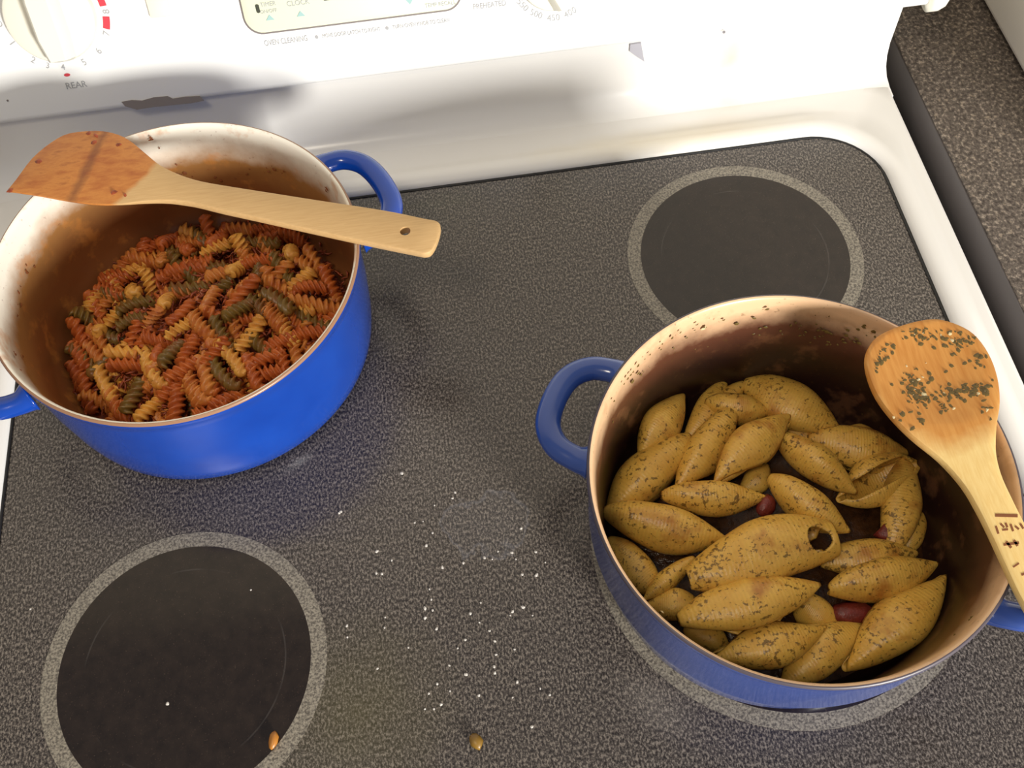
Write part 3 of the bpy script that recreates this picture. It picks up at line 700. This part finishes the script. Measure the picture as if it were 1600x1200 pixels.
# ------------------------------------------------------------------ spoons
def slab(name, outline, z0, z1, bev, dish=None, thin=None):
    """rounded flat solid from a closed outline of world points"""
    P = [Vector((p.x, p.y)) for p in outline]; n = len(P)
    c = sum(P, Vector((0, 0))) / n
    ar = sum(P[i].x * P[(i + 1) % n].y - P[(i + 1) % n].x * P[i].y for i in range(n))
    if ar < 0: P.reverse()
    def inset(d):
        out = []
        for i in range(n):
            a = P[i - 1]; b = P[(i + 1) % n]; t_ = (b - a).normalized(); nn = Vector((-t_.y, t_.x)); k = thin(P[i]) if thin else 1; out.append(P[i] + nn * d * (.35 + .65 * k))
        return out
    rings = []
    if thin:
        for d, z in ((bev, 0), (bev * .3, .12), (0, .3), (0, .75), (bev * .3, .93), (bev, 1)):
            rings.append([(q.x, q.y, z1 - (z1 - z0) * (1 - z) * (.28 + .72 * thin(P[i_]))) for i_, q in enumerate(inset(d))])
    else:
      for d, z in ((bev, z0), (bev * .3, z0 + bev * .3), (0, z0 + bev), (0, z1 - bev), (bev * .3, z1 - bev * .3), (bev, z1)):
        rings.append([(q.x, q.y, z) for q in inset(d)])
    me = loft(name, rings)
    bm = bmesh.new(); bm.from_mesh(me); bm.verts.ensure_lookup_table()
    for base_ in (0, 5 * n):
        bm.faces.new([bm.verts[base_ + i] for i in range(n)])
    bmesh.ops.recalc_face_normals(bm, faces=bm.faces)
    caps = [f for f in bm.faces if len(f.verts) > 4]; bmesh.ops.triangulate(bm, faces=caps)
    if dish:
        long_e = [e for e in bm.edges if e.calc_length() > .008]
        for _ in range(3):
            long_e = [e for e in bm.edges if e.calc_length() > .006]
            if not long_e: break
            bmesh.ops.subdivide_edges(bm, edges=long_e, cuts=1); bmesh.ops.triangulate(bm, faces=[f for f in bm.faces if len(f.verts) > 4])
        for v in bm.verts: v.co.z += dish(v.co)
    bm.to_mesh(me); bm.free(); return autosmooth(me, 40)
ZL = PL[3] + .0072
ol = catmull([at(u, v, ZL) for u, v in [(12, 297), (25, 280), (50, 247), (80, 222), (108, 208), (150, 204), (178, 208), (201, 218), (225, 237), (250, 257), (282, 272), (315, 282), (360, 290), (430, 301), (500, 312), (560, 321), (615, 330), (662, 340), (682, 344), (688, 352), (684, 372), (675, 390), (664, 395), (645, 392), (562, 375), (480, 357), (400, 339), (345, 327), (300, 316), (262, 312), (225, 314), (190, 318), (155, 319), (110, 314), (60, 305), (20, 299)]], 3, True)
PLo = Vector((-.5, -.09, PL[3] + .0003))
sp = empty('wooden_spatula', PLo); tag(sp, 'pale wooden corner spatula with sauce-stained blade lying across the left pot', 'spatula')
def stain_l(t, c, b):
    x = t.sep(c)
    e1 = at(250, 256, ZL) - PLo; e2 = at(188, 318, ZL) - PLo; d = (e2 - e1).normalized(); nn = Vector((d.y, -d.x, 0))
    if (at(100, 270, ZL) - PLo - e1).dot(nn) < 0: nn = -nn
    f = t.math('ADD', t.math('MULTIPLY', x[0], nn.x), t.math('MULTIPLY', x[1], nn.y)); f = t.math('SUBTRACT', f, e1.dot(nn))
    f = t.math('ADD', f, t.math('MULTIPLY', t.math('SUBTRACT', t.noise(c, 60, 4), .5), .010))
    m = t.ramp(t.math('MULTIPLY', f, 100), [(.05, (0, 0, 0)), (.5, (1, 1, 1))])
    s = t.ramp(t.noise(t.mapv(c, (1, 2.5, 1), rot=(0, 0, .5)), 45, 5, .65), [(.3, srgb(166, 92, 42)), (.55, srgb(196, 128, 62)), (.75, srgb(146, 76, 38))])
    a, bb = at(155, 225, ZL) - PLo, at(112, 310, ZL) - PLo       # the dark smear across the blade
    dd = (bb - a).normalized(); n2 = Vector((dd.y, -dd.x, 0))
    g = t.math('ABSOLUTE', t.math('SUBTRACT', t.math('ADD', t.math('MULTIPLY', x[0], n2.x), t.math('MULTIPLY', x[1], n2.y)), a.dot(n2)))
    g = t.math('ADD', g, t.math('MULTIPLY', t.math('SUBTRACT', t.noise(c, 90, 3), .5), .008))
    s = t.mix(t.ramp(t.math('MULTIPLY', g, 100), [(.1, (.6,) * 3), (.5, (0, 0, 0))]), s, srgb(110, 62, 40))
    return t.mix(m, b, s)
spm = slab('spatula_body', [p - PLo for p in ol], 0.0, .0069, .0016, None, lambda q: min(1, max(0, (q.x + .085) / .045))); 
hp = at(633, 361, ZL) - PLo
ta = bpy.data.objects.new('tmp_a', spm); COL.objects.link(ta)
tb = bpy.data.objects.new('tmp_b', loft('tmp_b', [[(hp.x + .0036 * math.cos(2 * PI * k / 24), hp.y + .0036 * math.sin(2 * PI * k / 24), z) for k in range(24)] for z in (-.01, .02)], cap0=True, cap1=True)); COL.objects.link(tb)
bo = ta.modifiers.new('hole', 'BOOLEAN'); bo.object = tb; bo.operation = 'DIFFERENCE'; bo.solver = 'EXACT'
spm = autosmooth(bpy.data.meshes.new_from_object(ta.evaluated_get(bpy.context.evaluated_depsgraph_get())), 40)
bpy.data.objects.remove(ta); bpy.data.objects.remove(tb); spm.name = 'blade_and_handle'
link('blade_and_handle', spm, sp, wood_mat('pale_maple_with_sauce', srgb(206, 170, 118), srgb(190, 152, 100), stain_l).m)
tq = [(at(138, 208, ZL), 1), (at(150, 212, ZL), 2), (at(185, 226, ZL), 3), (at(178, 300, ZL), 4), (at(16, 297, ZL), 5), (at(146, 222, ZL), 6), (at(60, 252, ZL), 7), (at(195, 305, ZL), 8)]
flakes('sauce_bits', [(q - PLo + Vector((0, 0, .0001)) - Vector((0, 0, (q - PLo).z - .0069)), Vector((0, 0, 1))) for q, _ in tq for _ in range(3)], M['sauce'], sp, .0022, 5)['kind'] = 'stuff'

ZR = PR[3] + .0075
outR = [(1354, 568), (1358, 541), (1378, 520), (1418, 504), (1458, 497), (1490, 503), (1522, 520), (1546, 551), (1560, 588), (1564, 626), (1559, 664), (1558, 704), (1566, 740), (1582, 776), (1600, 812), (1640, 888), (1700, 1000), (1775, 1140), (1850, 1280), (1872, 1330), (1850, 1352), (1822, 1340), (1740, 1190), (1660, 1050), (1598, 938), (1572, 884), (1550, 836), (1530, 796), (1506, 756), (1470, 716), (1426, 680), (1390, 643), (1366, 607)]
orr = catmull([at(u, v, ZR) for u, v in outR], 4, True)
PRo = Vector((-.085, -.31, PR[3] + .0006))
s2 = empty('wooden_spoon', PRo); tag(s2, 'golden wooden spoon with herb-flecked round bowl lying over the right edge of right pot', 'spoon')
bc = at(1458, 580, ZR) - PRo
def dish(co):
    d = math.hypot((co.x - bc.x) / .9, co.y - bc.y); return -.0022 * max(0, 1 - (d / .036) ** 2) if co.z > .004 else 0
spm = slab('spoon_body', [p - PRo for p in orr], 0.0, .0069, .0018, dish)
def stain_r(t, c, b):
    d = blob(t, c, (bc.x, bc.y, .006), .060, (1, .95, 1), .016, 70)
    s = t.ramp(t.noise(t.mapv(c, (14, 1.5, 14), rot=(0, 0, -.3)), 25, 4), [(.3, srgb(190, 124, 52)), (.7, srgb(210, 150, 76))])
    return t.mix(t.ramp(d, [(.10, (0, 0, 0)), (.35, (1, 1, 1))]), b, s)
link('bowl_and_handle', spm, s2, wood_mat('golden_beech_with_oil', srgb(238, 208, 140), srgb(226, 188, 114), stain_r, (14, 1.5, 14)).m)
rn = random.Random(11); fp = []; fg = []
def onR(u, v):
    q = at(u, v, ZR) - PRo; d = math.hypot((q.x - bc.x) / .9, q.y - bc.y); return Vector((q.x, q.y, .0069 - .0022 * max(0, 1 - (d / .036) ** 2) + .0001))
for cu_, cv, su, sv_, n in ((1425, 590, 14, 10, 30), (1440, 622, 16, 9, 38), (1428, 612, 12, 8, 22), (1500, 612, 24, 9, 50), (1535, 610, 14, 9, 40), (1550, 640, 8, 14, 16), (1440, 520, 22, 8, 40), (1500, 530, 22, 10, 44), (1530, 560, 12, 12, 16), (1376, 560, 10, 18, 16), (1475, 640, 8, 5, 8), (1390, 540, 14, 12, 10), (1420, 660, 22, 12, 16), (1460, 570, 60, 50, 26)):
    for _ in range(n):
        u, v = rn.gauss(cu_, su * .7), rn.gauss(cv, sv_ * .7)
        dx, dy = (u - 1458) / 96, (v - 590) / 84
        if dx * dx + dy * dy > 1 and not (v > 630 and 1395 < u < 1550 and v < 1.0 * (u - 1366) + 620): continue
        (fg if rn.random() < .07 else fp).append((onR(u, v), Vector((0, 0, 1))))
flakes('herb_flecks', fp, M['herb'], s2, .0017, 1)['kind'] = 'stuff'
flakes('garlic_bits', fg, M['garlic'], s2, .0016, 2)['kind'] = 'stuff'
# burnt marks on the handle
MB_ = simple('burnt_brown_mark', srgb(128, 76, 40), .7)
def mark(px):
    pts = [at(u, v, ZR) - PRo for u, v in px]; n = len(pts)
    me = fixn(mesh('burnt_mark', [(p.x, p.y, .0068) for p in pts] + [(p.x, p.y, .00705) for p in pts], [tuple(range(n, 2 * n)), tuple(reversed(range(n)))] + [(i, (i + 1) % n, (i + 1) % n + n, i + n) for i in range(n)]))
    link('burnt_mark', me, s2, MB_, False)
def bar(u0, v0, u1, v1, w_=2.0):
    dx, dy = u1 - u0, v1 - v0; l = math.hypot(dx, dy); nx, ny = -dy / l * w_ / 2, dx / l * w_ / 2; mark([(u0 + nx, v0 + ny), (u1 + nx, v1 + ny), (u1 - nx, v1 - ny), (u0 - nx, v0 - ny)])
bar(1555, 805, 1590, 806, 5)
for b_ in ((1556, 822, 1560, 834), (1563, 818, 1569, 824), (1566, 828, 1575, 827), (1571, 817, 1574, 824), (1579, 819, 1583, 830), (1586, 822, 1592, 827), (1594, 818, 1599, 826)): bar(*b_, 3.2)
for b_ in ((1568, 851, 1592, 848), (1572, 846, 1580, 856), (1584, 844, 1590, 853)): bar(*b_, 4.0)
bar(1583, 886, 1592, 880, 3); bar(1596, 898, 1602, 896, 4)

# flecks on the walls of the right pot
def wallR(u, v):
    d = ray(u, v)
    for k in range(400):
        t_ = .3 + k * .0015; q = CAM + d * t_; r = math.hypot(q.x - PR[0], q.y - PR[1])
        rw = PR[2] - .0066 - max(0, (.1035 - q.z)) * .06
        if q.z < PR[3] - .006 and r > rw and q.z > .02:
            nn = Vector((PR[0] - q.x, PR[1] - q.y, 0)).normalized()
            return Vector((PR[0], PR[1], q.z)) - nn * (rw - .0003), nn
    return None
wp = []; wg = []
for cu_, cv, su, sv_, n in ((985, 590, 12, 8, 12), (1070, 545, 60, 25, 20), (1170, 505, 70, 14, 12), (1270, 515, 30, 14, 26), (1330, 520, 25, 14, 18), (958, 690, 5, 40, 12), (1210, 540, 60, 20, 14), (1500, 980, 30, 20, 6)):
    for _ in range(n):
        h = wallR(rn.gauss(cu_, su), rn.gauss(cv, sv_))
        if h: wp.append(h)
for u, v in ((1276, 545), (1322, 562), (1002, 640), (1100, 512), (1268, 566), (990, 1000)):
    h = wallR(u, v)
    if h: wg.append(h)
pr_ = [o for o in bpy.data.objects if o.name == 'dutch_oven.001'][0]
off = Vector((PR[0], PR[1], .0004))
flakes('herb_flecks', [(p - off, n) for p, n in wp], M['herb'], pr_, .0014, 3)['kind'] = 'stuff'
flakes('garlic_bits', [(p - off, n) for p, n in wg], M['garlic'], pr_, .0022, 4)['kind'] = 'stuff'
for i, (u, v) in enumerate([(1115, 762), (1100, 867), (1054, 920), (1250, 600)]):
    pass
# sauce splashes on the walls of the left pot
def wallL(u, v):
    d = ray(u, v)
    for k in range(500):
        t_ = .4 + k * .0015; q = CAM + d * t_; r = math.hypot(q.x - PL[0], q.y - PL[1]); rw = PL[2] - .0064 - max(0, (.096 - q.z)) * .05
        if q.z < PL[3] - .002 and r > rw and q.z > .02:
            nn = Vector((PL[0] - q.x, PL[1] - q.y, 0)).normalized(); return Vector((PL[0], PL[1], q.z)) - nn * (rw - .0003), nn
sw = []
for cu_, cv, su, sv_, n in ((235, 215, 2, 7, 4), (290, 268, 14, 5, 6), (430, 265, 14, 5, 7), (350, 270, 40, 8, 6), (45, 420, 5, 6, 4), (28, 460, 4, 18, 5), (510, 295, 2, 4, 3), (155, 432, 8, 6, 3), (30, 560, 5, 14, 4), (250, 226, 2, 3, 1)):
    for _ in range(n):
        h = wallL(rn.gauss(cu_, su), rn.gauss(cv, sv_))
        if h: sw.append(h)
offl = Vector((PL[0], PL[1], .0004)); pl_ = [o for o in bpy.data.objects if o.name == 'dutch_oven'][0]
flakes('sauce_splashes', [(p - offl, n) for p, n in sw], simple('dried_sauce', srgb(132, 74, 36), .6), pl_, .0015, 8)['kind'] = 'stuff'

# ------------------------------------------------------------------ crumbs on the glass
CR = [(533,800),(530,802),(711,770),(707,779),(679,790),(648,817),(661,815),(676,833),(666,853),(589,862),(612,876),(588,896),(597,897),(691,887),(724,880),(757,872),(769,874),(778,862),(800,864),(806,874),(816,898),(837,863),(852,879),(838,899),(671,921),(674,937),(664,951),(676,954),(664,966),(682,983),(602,965),(542,979),(543,996),(601,981),(638,1012),(751,942),(735,959),(749,973),(765,986),(773,1002),(715,1013),(727,1000),(817,949),(801,956),(797,962),(832,962),(804,1015),(775,1023),(772,1042),(773,1052),(728,1054),(702,1040),(683,1069),(703,1080),(670,1084),(689,1101),(678,1108),(664,1108),(748,1087),(808,1066),(801,1090),(844,1076),(859,1086),(831,1136),(590,1045),(628,740),(48,952),(392,922),(262,1100),(542,978),(814,826)]
cm = []
for k in range(3):
    bm = bmesh.new(); bmesh.ops.create_icosphere(bm, subdivisions=1, radius=1)
    for q in bm.verts: q.co *= 1 + .35 * noise.noise(q.co * 2 + Vector((k * 5, 0, 0)))
    me = bpy.data.meshes.new('crumb'); bm.to_mesh(me); bm.free(); me.materials.append(simple('white_crumb', srgb(196, 190, 180), .6)) if k == 0 else me.materials.append(bpy.data.materials['white_crumb']); cm.append(me)
for i, (u, v) in enumerate(CR):
    o = bpy.data.objects.new('crumb', cm[i % 3]); COL.objects.link(o); s = rn.uniform(.0006, .0012); o.scale = (s * rn.uniform(.8, 1.5), s, s * .7); o.location = at(u, v, 0) + Vector((0, 0, s * .55)); o.rotation_euler = (0, 0, rn.uniform(0, 6))
    tag(o, 'tiny white crumb scattered on the speckled black cooktop', 'crumb', 'white crumbs on the cooktop')
lump('food_scrap', 743, 1158, .0022, .0040, .0052, .0022, .3, simple('yellow_brown_scrap', srgb(128, 96, 34), .4), 4, 'yellow-brown food scrap on the speckled glass at bottom centre', 'food scrap')
lump('food_scrap', 427, 1156, .0024, .0030, .0056, .0022, -.2, simple('amber_scrap', srgb(170, 110, 40), .4), 5, 'amber food scrap at the lower right edge of the front left burner', 'food scrap')
bpy.context.view_layer.update()
